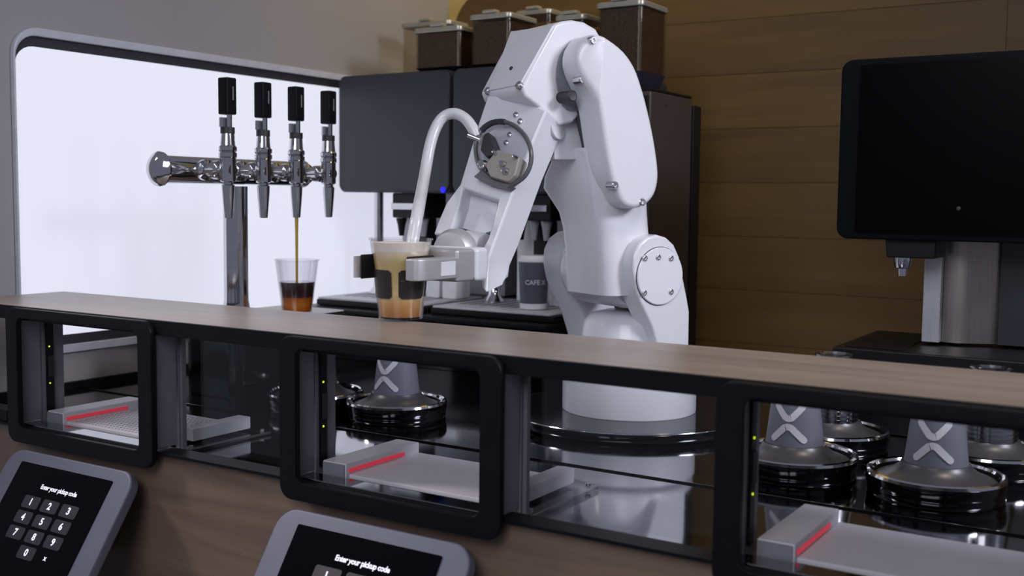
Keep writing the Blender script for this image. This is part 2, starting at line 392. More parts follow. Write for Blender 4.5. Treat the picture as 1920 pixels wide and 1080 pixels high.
# ------------------------------------------------------------------ pickup trays
def tray(i, x0):
    nm = ['far left pickup window', 'middle pickup window', 'right pickup window'][i]
    t = thing('pickup_tray', 'white pickup tray with a red light bar in the ' + nm, 'tray', (x0+.2, 1.33, ZT+.002), 'trays in the pickup windows')
    a, b = x0+.03, x0+.372
    obj('floor_panel', bx(a+.05, b-.03, 1.25, 1.425, ZT+.012, ZT+.019, .0015), M['tray'], t)
    obj('under_plate', bx(a-.0, b+.03, 1.2475, 1.447, ZT+.002, ZT+.007, .001), M['clearp'], t)
    for yy in (1.27, 1.40):
        obj('foot', bx(a+.06, b-.04, yy, yy+.01, ZT+.0075, ZT+.0115), M['traygrey'], t)
    lb = obj('light_bar', bx(a+.004, a+.05, 1.243, 1.425, ZT+.008, ZT+.036, .0015), M['tray'], t)
    obj('led_strip', bx(a+.0495, a+.0512, 1.25, 1.385, ZT+.0215, ZT+.0275), M['led'], lb)
    obj('end_cap', bx(a+.006, a+.048, 1.2405, 1.2435, ZT+.010, ZT+.034), M['traygrey'], lb)
    obj('stop_block', bx(b-.03, b, 1.29, 1.425, ZT+.012, ZT+.034, .0015), M['tray'], t)
    for q in (1.27, 1.437): obj('screw', cyl((b+.017, q-.0, ZT+.007), (b+.017, q, ZT+.011), .004, seg=12), M['bolt'], t)
    if i == 0:
        bm = BM()
        for r in range(26):
            for c in range(14):
                px, py = a+.062+r*.0092, 1.262+c*.0112
                if px < b-.036: lathe(bm, [(.0022, 0), (.0022, .0004)], (px, py, ZT+.0190), (0, 0, 1), 6)
        o = obj('perforation', bm, M['traygrey'], t); o['kind'] = 'stuff'
for i, x0 in enumerate(X0): tray(i, x0)

# ------------------------------------------------------------------ the robot arm
A = math.radians(64)
Wd = Vector((math.sin(A), -math.cos(A), 0)); Ud = Vector((-math.cos(A), -math.sin(A), 0))
O = Vector((-.96, 1.965, 0))
def onW(x, y, w0): return onP(x, y, O+Wd*w0, Wd)
def uwz(u, w, z): return O+Ud*u+Wd*w+Vector((0, 0, z))
def prismW(pts, w0, w1, bv=0, seg=3, smooth=0):
    P = [onW(x, y, w0) for x, y in pts]
    if smooth: P = smooth_path(P, smooth, True)
    bm = prism(BM(), P, Wd*(w1-w0))
    if bv: bevel(bm, bv, seg, 40)
    return bm
bot = thing('industrial_robot', 'glossy white six axis robot arm on round base holding a cup in its gripper', 'robot', (O.x, O.y, ZT))
ped = thing('robot_plinth', 'black round plinth disc with bright rim under the robot arm', 'plinth', (O.x, O.y, ZT))
obj('disc', lathe(BM(), [(.236, 0), (.243, .003), (.245, .008), (.245, .017), (.242, .021), (0, .021)], (O.x, O.y, ZT), seg=96), M['gloss'], ped)
tube_pts = [(O.x+.2445*math.cos(q*math.pi/48), O.y+.2445*math.sin(q*math.pi/48), ZT+.0195) for q in range(96)]
obj('rim', tube(BM(), tube_pts, .0014, 6, True), M['chrome'], ped)
zb = ZT+.021
obj('base', lathe(BM(), [(.132, 0), (.133, .002), (.133, .08), (.13, .085), (.118, .087), (.118, .095), (0, .095)], (O.x, O.y, zb), seg=72), M['white'], bot)
tz = zb+.0951
obj('turret', lathe(BM(), [(.128, 0), (.13, .003), (.13, .010), (.126, .016), (.102, .022), (.098, .05), (.092, .082), (.078, .096), (.05, .103), (0, .105)], (O.x, O.y, tz), seg=64), M['white'], bot)
SH = (.027, -.1395)
right = [(1200, 566), (1192, 540), (1187, 508), (1189, 480), (1199, 457), (1215, 444), (1233, 440), (1250, 445), (1265, 459), (1275, 482), (1282, 520), (1290, 560), (1294, 585), (1293, 650), (1292, 700), (1243, 700), (1234, 655), (1222, 612)]
fk = obj('right_fork', prismW(right, .115, .062, .006, 3), M['white'], bot)
# cover disc with five bolts
cc = uwz(SH[0]-.004, .1155, SH[1]-.002)
cv = obj('cover_disc', lathe(BM(), [(.0545, -.002), (.0545, .0025), (.053, .004), (0, .004)], cc, Wd, 48), M['plate'], bot)
for x, y in ((1209, 484), (1234, 482), (1258, 484), (1208, 549), (1258, 547)):
    p = onW(x, y, .1195); obj('bolt', lathe(BM(), [(.0052, -.001), (.0052, .0025), (.004, .0035), (.0025, .0035), (.0022, .0015), (0, .0015)], p, Wd, 14), M['bolt'], cv)
obj('cover_seam', lathe(BM(), [(.0545, 0), (.0558, 0), (.0558, .0006), (.0545, .0006)], uwz(SH[0]-.004, .115, SH[1]-.002), Wd, 48, cap=False), M['seam'], cv)
rf = [((onW(x, y, .115)-O).dot(Ud), onW(x, y, .115).z) for x, y in right]
lf = [uwz(u, -.118, zz) for u, zz in rf]
bm = bevel(prism(BM(), lf, Wd*(-.078)), .012, 3, 40); obj('left_fork', bm, M['white'], bot)
dr = obj('shoulder_drum', lathe(BM(), [(.06, -.118), (.068, -.11), (.07, -.10), (.07, .05), (.066, .058), (.06, .06)], uwz(SH[0], 0, SH[1]), Wd, 56), M['white'], bot)
tp = [onW(1140, 507, .06), onW(1143, 520, .06), onW(1142, 545, .06)]
obj('cable_tie', tube(BM(), [uwz(.100, .045, -.13), uwz(.102, .045, -.15), uwz(.098, .045, -.17)], .0016, 6), M['seam'], dr)
# lower arm: lofted rounded box, one ring per row (y, silhouette left, ridge, silhouette right)
rows = [(276, 1036, 1108, 1212), (300, 1022, 1112, 1216), (330, 1010, 1116, 1220), (352, 1008, 1119, 1222), (375, 1022, 1123, 1224), (400, 1037, 1127, 1225), (430, 1044, 1131, 1227), (470, 1048, 1134, 1231), (510, 1049, 1137, 1236), (556, 1052, 1140, 1240)]
bm = BM(); rings = []; wm = .083
for y, xl_, xc_, xr_ in rows:
    p = onW(xc_, y, wm); um = (p-O).dot(Ud); zc = p.z
    u0 = (onW(xr_, y, wm)-O).dot(Ud)
    q = onP(xl_, y, O+Ud*um, Ud); wmin = (q-O).dot(Wd)
    pts = rrect(u0, um, wmin, wm, min(.03, (um-u0)*.36), 5)
    rings.append([bm.verts.new(uwz(a, b, zc)) for a, b in pts])
n = len(rings[0])
for a, b in zip(rings, rings[1:]):
    for i in range(n): bm.faces.new((a[i], a[(i+1) % n], b[(i+1) % n], b[i]))
bm.faces.new(rings[0]); bm.faces.new(rings[-1]); bmesh.ops.recalc_face_normals(bm, faces=bm.faces)
la = obj('lower_arm', bm, M['white'], bot, 50)
obj('rear_web', prismW([(1036, 236), (1060, 205), (1086, 212), (1096, 250), (1104, 300), (1040, 300)], .03, -.06, .004, 2), M['white'], bot)
obj('gap_shade_tube', tube(BM(), [onW(1083, 205, .045), onW(1090, 232, .045), onW(1097, 262, .045), onW(1104, 300, .045)], .0085, 12), M['seam'], bot)  # dark tube added in place of the shaded gap beside the link
link = [(1113, 66), (1090, 70), (1072, 82), (1061, 100), (1057, 122), (1062, 148), (1076, 178), (1085, 210), (1094, 255), (1108, 290), (1126, 330), (1146, 362), (1162, 382), (1186, 391), (1210, 386), (1228, 368), (1236, 342), (1236, 310), (1228, 255), (1216, 200), (1205, 160), (1192, 125), (1172, 96), (1145, 74)]
lw = [.3, .65, .85, .9, .95, 1, 1, 1, .95, .75, .5, .3, .15, .0]+[0]*10      # left contour is the rear edge of the casting
P = [onW(x, y, .125-.066*k)+Wd*(.066*k) for (x, y), k in zip(link, lw)]
bm = bevel(prism(BM(), smooth_path(P, 3, True), Wd*-.073), .020, 5, 40)
ra, rb = onW(1134, 70, .125), onW(1118, 300, .125)          # ridge that parts the bright face from the sloping left half
rn = Wd.cross(rb-ra).normalized()
if rn.dot(Ud) < 0: rn = -rn
bmesh.ops.bisect_plane(bm, geom=bm.verts[:]+bm.edges[:]+bm.faces[:], plane_co=ra, plane_no=rn, dist=1e-5)
for v in bm.verts:
    d = (v.co-ra).dot(rn); w_ = (v.co-O).dot(Wd)
    if d > 0 and w_ > .056: v.co -= Wd*min(.5*d, (w_-.056)*.6)
lk = obj('upper_link', bm, M['white'], bot, 50)
for x, y in ((1110, 76), (1089, 149), (1151, 347), (1202, 379)):
    p = onW(x, y, {1110: .113, 1089: .098, 1151: .1225, 1202: .121}[x]); obj('bolt', lathe(BM(), [(.0075, -.016), (.0075, .004), (.006, .006), (.0035, .006), (.003, .003), (0, .003)], p, Wd, 16), M['bolt'], lk)
# elbow housing
hs = [(977, 163), (1008, 103), (1040, 45), (1056, 39), (1074, 37), (1096, 41), (1118, 54), (1134, 80), (1140, 120), (1130, 170), (1108, 205), (1086, 217), (1074, 230), (1048, 236), (1008, 199), (984, 181)]
eh = obj('elbow_housing', prismW(hs, .05, -.095, .006, 3), M['white'], bot, 40)
dk = [(1058, 92), (1047, 115), (1044, 150), (1052, 185), (1068, 208), (1130, 200), (1160, 150), (1150, 95), (1110, 68), (1080, 74)]
obj('joint_gap_shade', prismW(dk, .0535, .049, 0, 1, 2), M['jointshade'], eh)  # flat grey plate painted as shade between link and housing
Uh = (onW(1008, 103, .05)-onW(977, 163, .05)); fn = Wd.cross(Uh).normalized()
if fn.dot(FW) > 0: fn = -fn
fp = onW(1008, 103, .05)
for x, y, r in ((961, 130, .004), (974, 161, .008), (915, 171, .0075)):
    p = onP(x, y, fp, fn)
    obj('bolt', lathe(BM(), [(r, -.003), (r, .004), (r*.8, .0055), (r*.45, .0055), (r*.4, .003), (0, .003)], p, fn, 14), M['bolt'] if r > .005 else M['seam'], eh)
p = onW(1066, 181, .075); obj('plug', lathe(BM(), [(.0105, -.03), (.0105, .012), (.008, .014), (0, .013)], p, Wd, 20), M['plug'], eh)
obj('cover_plate', prism(BM(), [onP(x, y, fp+fn*.0025, fn) for x, y in ((958, 59), (1036, 48), (974, 158), (917, 169))], fn*-.004), M['plate'], eh)
# forearm (a two-pronged slab facing the window)
Bp = Vector((-1.125, 1.655, -.10)); Tp = Vector((-1.09, 1.765, .195))
e1 = (Tp-Bp).normalized(); e2 = Vector((1, 0, 0)); e2 = (e2-e1*e2.dot(e1)).normalized(); e3 = e1.cross(e2)
if e3.dot(FW) > 0: e3 = -e3
FP = Bp+e3*.037
def onF(x, y, d=0): return onP(x, y, FP+e3*d, e3)
def prismF(pts, d0, d1, bv=0, seg=2, smooth=0):
    P = [onF(x, y, d0) for x, y in pts]
    if smooth: P = smooth_path(P, smooth, True)
    bm = prism(BM(), P, e3*(d1-d0))
    if bv: bevel(bm, bv, seg, 40)
    return bm
fo = [(914, 178), (975, 182), (1025, 206), (1004, 255), (980, 312), (955, 380), (934, 437), (916, 486), (913, 515), (911, 552), (903, 540), (902, 515), (904, 465), (914, 448), (921, 425), (930, 391), (934, 375), (868, 353), (862, 385), (848, 425), (838, 442), (812, 440), (820, 417), (836, 380), (862, 345), (896, 232)]
FD = .074
fpts = [onF(x, y) for x, y in fo]; t_tip = min((p-FP).dot(e1) for p in fpts)
bm = BM(); fr = [bm.verts.new(p) for p in fpts]; bk = []
for p in fpts:
    k = max(0, 1-((p-FP).dot(e1)-t_tip)/.10)
    bk.append(bm.verts.new(p-e3*(FD-.030*k*k)+e1*(.030*k)))
bm.faces.new(fr); bm.faces.new(bk[::-1])
for i in range(len(fr)): bm.faces.new((fr[i], bk[i], bk[(i+1) % len(fr)], fr[(i+1) % len(fr)]))
bmesh.ops.recalc_face_normals(bm, faces=bm.faces); bevel(bm, .005, 3, 40)
fa = obj('forearm', bm, M['white'], bot, 40)
obj('recess_panel', prismF([(870, 345), (936, 368), (925, 432), (905, 438), (868, 428), (856, 420)], -.03, -.07), M['plate'], fa)
tip = [(955, 380), (934, 437), (914, 490), (906, 520), (904, 542), (912, 552), (924, 541), (935, 515), (950, 470), (965, 425), (975, 395)]
obj('motor_cap', lathe(BM(), [(.018, 0), (.026, .006), (.028, .014), (.028, .02)], onF(1030, 235, -.055), (1, 0, .1), 24), M['white'], fa)
for x, y, r in ((968, 216, .0055), (976, 228, .0055), (956, 253, .005), (950, 268, .005)):
    obj('bolt', lathe(BM(), [(r, -.001), (r, .003), (r*.5, .004), (r*.4, .002), (0, .002)], onF(x, y), e3, 12), M['bolt'], fa)
# ring hose and valve on the forearm
rg = []
for q in range(40):
    a = 2*math.pi*q/40; rg.append(onF(944+52*math.cos(a)+6*math.sin(a), 287+59*math.sin(a), .016))
ro = obj('hose_loop', tube(BM(), rg, .0042, 10, True), M['ring'], bot)
obj('loop_sleeve', tube(BM(), [rg[q] for q in range(25, 32)], .0058, 10), M['machine'], ro)
obj('clear_cover', lathe(BM(), [(.0, 0), (.052, 0), (.052, .002), (0, .002)], onF(944, 287, .008), e3, 40), M['clearp'], ro)
vb = obj('valve_body', bevel(prism(BM(), [onF(x, y, .03) for x, y in ((932, 279), (975, 293), (966, 328), (951, 341), (918, 331), (908, 308))], e3*-.03), .004, 2, 40), M['valve'], bot)
obj('valve_knob', bevel(prism(BM(), [onF(x, y, .026) for x, y in ((905, 252), (916, 246), (927, 274), (928, 290), (912, 295), (899, 281))], e3*-.026), .004, 2, 40), M['plug'], vb)
for x, y, r in ((906, 309, .009), (944, 309, .007), (949, 322, .007), (930, 288, .004), (968, 296, .004)):
    obj('fitting', lathe(BM(), [(r, -.012), (r, .002), (r*.7, .006), (r*.7, .010), (0, .0105)], onF(x, y, .03), e3, 16), M['chrome'], vb)
obj('drip_lip', prismF([(888, 331), (903, 318), (925, 338), (958, 346), (950, 352), (915, 344)], .02, 0, .001), M['ring'], vb)
hp = [onF(894, 257, .014), onF(886, 240, .02), onF(872, 222, .026), onF(852, 213, .032), onF(832, 219, .036), onF(817, 240, .04), onF(806, 275, .044), onF(797, 325, .05)]
a_ = onX(783, 400, -1.118); b_ = onX(774, 452, -1.112)
hp += [hp[-1].lerp(a_, .5), a_, b_, onX(768, 492, -1.106)]
ho = obj('hose', tube(BM(), smooth_path(hp, 6), .0105, 12), M['hose'], bot)
obj('clip', lathe(BM(), [(.006, -.012), (.006, .012)], onF(889, 258, .02), (1, .3, -.4), 12), M['chrome'], ho)
# wrist and gripper
xc = -1.131
wr = obj('wrist', cyl(Bp+e2*-.028+Vector((0, 0, .005)), Bp+e2*.024+Vector((0, 0, .005)), .036, seg=32, bv=.008), M['white'], bot)
obj('wrist_nose', lathe(BM(), [(.034, 0), (.036, .01), (.036, .05), (.03, .062), (.03, .075)], Bp+Vector((-.003, .02, -.008)), (-.0, -1, -.05), 32), M['white'], wr)
obj('flange', lathe(BM(), [(.04, 0), (.042, .004), (.042, .02), (.036, .03), (.02, .034), (0, .034)], (xc+.01, 1.60, -.095), (0, -1, 0), 36), M['grip'], wr)
gb = obj('gripper_body', bx(xc-.075, xc+.082, 1.492, 1.545, -.139, -.084, .006, 3), M['grip'], bot)
obj('end_cap', bx(xc-.078, xc+.085, 1.5455, 1.583, -.141, -.083, .008, 3), M['white'], gb)
def finger(s):
    x = lambda v: xc+s*v
    ow = .083 if s > 0 else .064
    pts = [(x(.052), 1.50), (x(.051), 1.46), (x(.0495), 1.415), (x(.0495), 1.398), (x(.053), 1.389), (x(ow-.012), 1.388), (x(ow-.005), 1.394), (x(ow-.001), 1.408), (x(ow), 1.45), (x(ow), 1.50)]
    f = obj('gripper_finger', bevel(prism(BM(), [Vector((a, b, -.132)) for a, b in pts], (0, 0, .035)), .003, 2, 40), M['grip'], bot)
    obj('grip_pad', bevel(prism(BM(), [Vector((a, b, -.134)) for a, b in ((x(.0468), 1.400), (x(.0493), 1.400), (x(.0505), 1.47), (x(.0468), 1.47))], (0, 0, .04)), .001), M['pad'], f)
    if s > 0:
        obj('side_plate', bx(xc+.0825, xc+.0838, 1.445, 1.485, -.126, -.103, .0004), M['plate'], f)
        obj('pad_backing', bx(xc+.0468, xc+.054, 1.384, 1.40, -.1345, -.1325, .0005), M['pad'], f)
    return f
finger(1); finger(-1)

# ------------------------------------------------------------------ the two drinks
drink_a = layered('iced_latte', [(0.0, srgb(176, 116, 56)), (.16, srgb(206, 150, 84)), (.34, srgb(236, 204, 142)), (.6, srgb(224, 194, 128)), (.85, srgb(212, 184, 122)), (1, srgb(236, 222, 194))], .3, -.054, .054, .22)
drink_b = layered('black_coffee', [(0.0, srgb(180, 88, 10)), (.25, srgb(214, 128, 16)), (.46, srgb(190, 96, 20)), (.52, srgb(70, 34, 26)), (.8, srgb(54, 30, 26)), (1, srgb(84, 62, 58))], .15, -.032, .032, .08)
def cupshell(bm, o, r0, r1, h, th=.0012, lip=.0022, mid=None):
    lathe(bm, [(0, .003), (r0-.004, .003), (r0-.001, 0), (r0, .001)]+([mid] if mid else [])+[(r1, h-.004), (r1+lip, h-.003), (r1+lip, h), (r1-th, h)]+([(mid[0]-th, mid[1])] if mid else [])+[(r0-th, .004), (0, .0042)], o, seg=48, cap=False)
    return bm
cx, cy, cz = xc, 1.445, -.2005
cp = thing('iced_latte_cup', 'clear plastic cup of milky iced coffee with dark printed blocks held by robot gripper', 'cup', (cx, cy, cz))
r0, r1, hh = .0372, .0512, .134
rr_ = lambda q: r0+(.0435-r0)*q/.075 if q < .075 else .0435+(r1-.0435)*(q-.075)/(hh-.075)
obj('cup_wall', cupshell(BM(), (cx, cy, cz), r0, r1, hh, mid=(.0435, .075)), M['cupclear'], cp)
obj('drink', lathe(BM(), [(r0-.002, .0045), (.0415, .075), (rr_(.112)-.002, .112)], (cx, cy, cz), seg=48), drink_a, cp)
obj('foam', lathe(BM(), [(rr_(.1122)-.002, .1122), (rr_(.127)-.002, .127), (.02, .128), (0, .128)], (cx, cy, cz), seg=48), M['foam'], cp)
def on_cone(o, q0, q1, z0, z1, rf, n=8, off=.0006, rad=.25):
    bm = BM(); pts = rrect(q0, q1, z0, z1, rad*min(abs(q1-q0)*.05, abs(z1-z0)), 3)
    return pts
def cone_patch(cen, a0, a1, z0, z1, rf, off=.0007, rc=.004, n=10):
    """rounded printed block wrapped round a cup; angles in radians from -Y towards +X"""
    bm = BM(); g = []; ny = 8
    ra = rf((z0+z1)/2)
    for i in range(n+1):
        col = []
        a = a0+(a1-a0)*i/n; s = min(i/n, 1-i/n)*abs(a1-a0)*ra
        cut = rc-math.sqrt(max(0, rc*rc-(rc-min(s, rc))**2))
        for j in range(2):
            zz = (z0+cut) if j == 0 else (z1-cut); r = rf(zz)+off
            col.append(bm.verts.new((cen[0]+r*math.sin(a), cen[1]-r*math.cos(a), cen[2]+zz)))
        g.append(col)
    for a, b in zip(g, g[1:]): bm.faces.new((a[0], b[0], b[1], a[1]))
    bmesh.ops.recalc_face_normals(bm, faces=bm.faces)
    return bm
cen = (cx, cy, cz)
for a0, a1 in ((-.85, .30), (.58, 1.75), (2.1, 3.2)):
    obj('printed_block', cone_patch(cen, a0, a1, .036, .083, rr_), M['label'], cp)
# cup being filled
tx, ty, tzc = -1.70, 1.80, -.2575
cp2 = thing('black_coffee_cup', 'clear plastic cup half full of dark and amber coffee under pouring tap', 'cup', (tx, ty, tzc))
q0, q1, qh = .033, .0475, .12
qq = lambda v: q0+(q1-q0)*v/qh
obj('cup_wall', cupshell(BM(), (tx, ty, tzc), q0, q1, qh), M['cupclear'], cp2)
obj('drink', lathe(BM(), [(q0-.002, .0045), (qq(.07)-.002, .07), (0, .0705)], (tx, ty, tzc), seg=40), drink_b, cp2)

# ------------------------------------------------------------------ tap tower
tt = thing('tap_tower', 'chrome tap tower with four black handled taps before the glowing panel', 'tap', (-1.8, 1.71, -.2585))
obj('pole', lathe(BM(), [(.045, 0), (.045, .004), (.03, .012), (.0265, .03), (.0265, .28)], (-1.8, 1.715, -.2585), seg=32), M['chrome'], tt)
bz = .0535
obj('beam', lathe(BM(), [(.028, 0), (.0285, .002), (.0285, .4), (.026, .402)], (-1.8, 1.515, bz), (0, 1, 0), 36), M['chrome'], tt)
obj('beam_cap', lathe(BM(), [(0, -.017), (.012, -.016), (.024, -.012), (.031, -.006), (.0355, -.001), (.0355, .003), (.032, .006), (.029, .008)], (-1.8, 1.508, bz), (0, 1, 0), 36), M['chrome'], tt)
obj('beam_cap', lathe(BM(), [(.029, 0), (.032, .003), (.032, .008), (.026, .014), (0, .016)], (-1.8, 1.917, bz), (0, 1, 0), 36), M['chrome'], tt)
def faucet(y):
    f = obj('faucet', lathe(BM(), [(.006, -.046), (.0085, -.045), (.0125, .005), (.0135, .022), (.0105, .024), (.0105, .028), (.0155, .03), (.0165, .034), (.0165, .078), (.0185, .08), (.0185, .088), (.016, .09), (.0185, .093), (.0185, .1), (.0155, .103), (.0135, .127)], (-1.7, y, 0), seg=24), M['chrome'], tt)
    obj('shank', lathe(BM(), [(.02, 0), (.022, .004), (.022, .012), (.014, .016), (.014, .034), (.019, .036), (.019, .05), (.012, .054), (.012, .09)], (-1.775, y, bz), (1, 0, 0), 24), M['chrome'], f)
    obj('collar', cyl((-1.7, y, .1272), (-1.7, y, .14), .0145, seg=20), M['plug'], f)
    obj('yoke', bx(-1.7115, -1.7005, y-.012, y+.012, .1402, .16, .001), M['chrome'], f)
    obj('stem', cyl((-1.695, y, .14), (-1.695, y, .17), .0055, seg=14), M['chrome'], f)
    h = obj('tap_handle', bx(-1.7135, -1.6865, y-.0135, y+.0135, .1655, .24, .003, 2), M['black'], f)
    obj('handle_print', bx(-1.6866, -1.6861, y+.0015, y+.0045, .195, .222), M['traygrey'], h)
for y in (1.6, 1.7, 1.8, 1.905): faucet(y)
st = obj('coffee_stream', tube(BM(), [(tx, ty, -.0462), (tx, ty, -.08), (tx, ty, -.187)], lambda t: .0042-.0015*t, 10), M['stream'])
tag(st, 'thin stream of amber coffee falling from the third tap into the cup', 'liquid')
pd = thing('tap_pedestal', 'black rounded pedestal with drip tray beneath the chrome tap tower', 'pedestal', (-1.75, 1.76, ZT))
obj('body', prism(BM(), [Vector((a, b, ZT)) for a, b in rrect(-1.85, -1.685, 1.605, 1.92, .03)], (0, 0, .165)), M['gloss'], pd)
obj('drip_tray', prism(BM(), [Vector((a, b, ZT+.165)) for a, b in rrect(-1.86, -1.655, 1.6, 1.925, .03)], (0, 0, .0125)), M['steelw'], pd)

# ------------------------------------------------------------------ cup stations
def station(x, y, label):
    s = thing('cup_holder', label, 'cup holder', (x, y, ZT), 'round black cup holders on the worktop')
    obj('base_ring', lathe(BM(), [(.096, 0), (.0985, .004), (.0985, .010), (.0985, .014), (.1005, .018), (.1005, .030), (.0975, .034), (.092, .034), (.088, .030), (.088, .022), (.06, .022), (.06, 0)], (x, y, ZT), seg=72), M['gloss'], s)
    obj('rim', lathe(BM(), [(.1005, .0305), (.099, .0345), (.0955, .0362), (.0915, .0348), (.089, .031)], (x, y, ZT), seg=72, cap=False), M['chrome'], s)
    obj('collar', lathe(BM(), [(.0878, .0225), (.087, .026), (.075, .030), (.062, .036), (.053, .043), (.0495, .050), (.044, .050), (.044, .0225)], (x, y, ZT), seg=56), M['collar'], s)
    return s
def logo(cen, rf, a_c, z_c, s, name, parent):
    """two chevrons tip to tip, as bent strips on the cup"""
    for sg in (1, -1):
        bm = BM()
        pl = [(-.030, .034), (-.0085, .010), (-.002, .0085), (.004, .010), (.027, .034)] if sg > 0 else [(-.0315, -.0345), (-.0095, -.0105), (-.002, -.0085), (.0045, -.0105), (.0285, -.0345)]
        P0 = [Vector((a*s, b*s, 0)) for a, b in pl]; hw = .0068*s; P = []
        for a, b in zip(P0, P0[1:]): P += [a.lerp(b, q/5) for q in range(5)]
        P.append(P0[-1])
        L_, R_ = [], []
        for i, p in enumerate(P):
            t = (P[min(i+1, len(P)-1)]-P[max(i-1, 0)]).normalized(); nn = Vector((-t.y, t.x, 0))
            if i == 0:
                for q in (150, 180, 210): pass
            L_.append(p+nn*hw); R_.append(p-nn*hw)
        t0 = (P[1]-P[0]).normalized(); t1 = (P[-1]-P[-2]).normalized()
        cap0 = [P[0]+Vector((math.cos(a), math.sin(a), 0))*hw for a in [math.atan2(t0.y, t0.x)+math.radians(q) for q in (120, 150, 180, 210, 240)]]
        cap1 = [P[-1]+Vector((math.cos(a), math.sin(a), 0))*hw for a in [math.atan2(t1.y, t1.x)+math.radians(q) for q in (-60, -30, 0, 30, 60)]]
        def put(p, off=.0011):
            zz = z_c+p.y; r = rf(zz)+off; a = a_c+p.x/rf(z_c); return (cen[0]+r*math.sin(a), cen[1]-r*math.cos(a), cen[2]+zz)
        for off in (.0012,):
            lv = [bm.verts.new(put(p, off)) for p in L_]; rv = [bm.verts.new(put(p, off)) for p in R_]
            for i in range(len(P)-1): bm.faces.new((lv[i], lv[i+1], rv[i+1], rv[i]))
            c0 = [bm.verts.new(put(p, off)) for p in cap0]; bm.faces.new([lv[0]]+c0+[rv[0]])
            c1 = [bm.verts.new(put(p, off)) for p in cap1]; bm.faces.new([rv[-1]]+c1+[lv[-1]])
        bmesh.ops.recalc_face_normals(bm, faces=bm.faces)
        obj(name, bm, M['logo'], parent)
def grey_cup(x, y, label):
    z = ZT+.0455; h = .112; rf = lambda q: .0462-.0125*q/h
    c = thing('paper_cup', label, 'cup', (x, y, z), 'grey paper cups upside down in the holders')
    obj('cup_body', lathe(BM(), [(.043, 0), (.0462, .0), (rf(h-.004), h-.004), (rf(h)-.002, h), (.031, h), (.030, h-.006), (0, h-.006)], (x, y, z), seg=56), M['cup'], c)
    logo((x, y, z), rf, math.radians(6), .043, .76, 'logo', c)
station(-1.556, 1.70, 'black cup holder behind the left fixed pane, next to the tap pedestal')
grey_cup(-1.556, 1.70, 'upside down grey paper cup half hidden left of the middle pickup window')
station(-1.352, 1.715, 'black cup holder seen through the middle pickup window')
grey_cup(-1.352, 1.715, 'upside down grey paper cup with pale cross logo in the middle pickup window')
station(-.545, 1.725, 'black cup holder at left in the right pickup window, front row')
grey_cup(-.545, 1.725, 'upside down grey paper cup with pale cross logo left in the right pickup window')
station(-.325, 1.715, 'largest black cup holder, front row at right edge of picture')
grey_cup(-.325, 1.715, 'upside down grey paper cup with pale cross logo nearest the right picture edge')
for (x, y, which) in ((-.55, 1.95, 'left'), (-.288, 1.94, 'right')):
    station(x, y, 'black cup holder in the back row carrying the %s stack of clear cups' % which)
    for k in range(5):
        z = ZT+.0455+k*.0075; h = .092; rf = lambda q: .0452-.0125*q/h
        pos = ['lowest', 'second lowest', 'middle', 'second highest', 'topmost'][k]
        c = obj('plastic_cup', lathe(BM(), [(.0462, 0), (.0462, .003), (rf(.004), .0035), (rf(h), h), (rf(h)-.004, h+.001), (.024, h-.003), (0, h-.003)], (x, y, z), seg=40, cap=False), M['stackcup'])
        tag(c, '%s clear plastic cup of the upside down %s stack behind the grey paper cups' % (pos, which), 'cup', 'clear cups in the %s stack' % which)

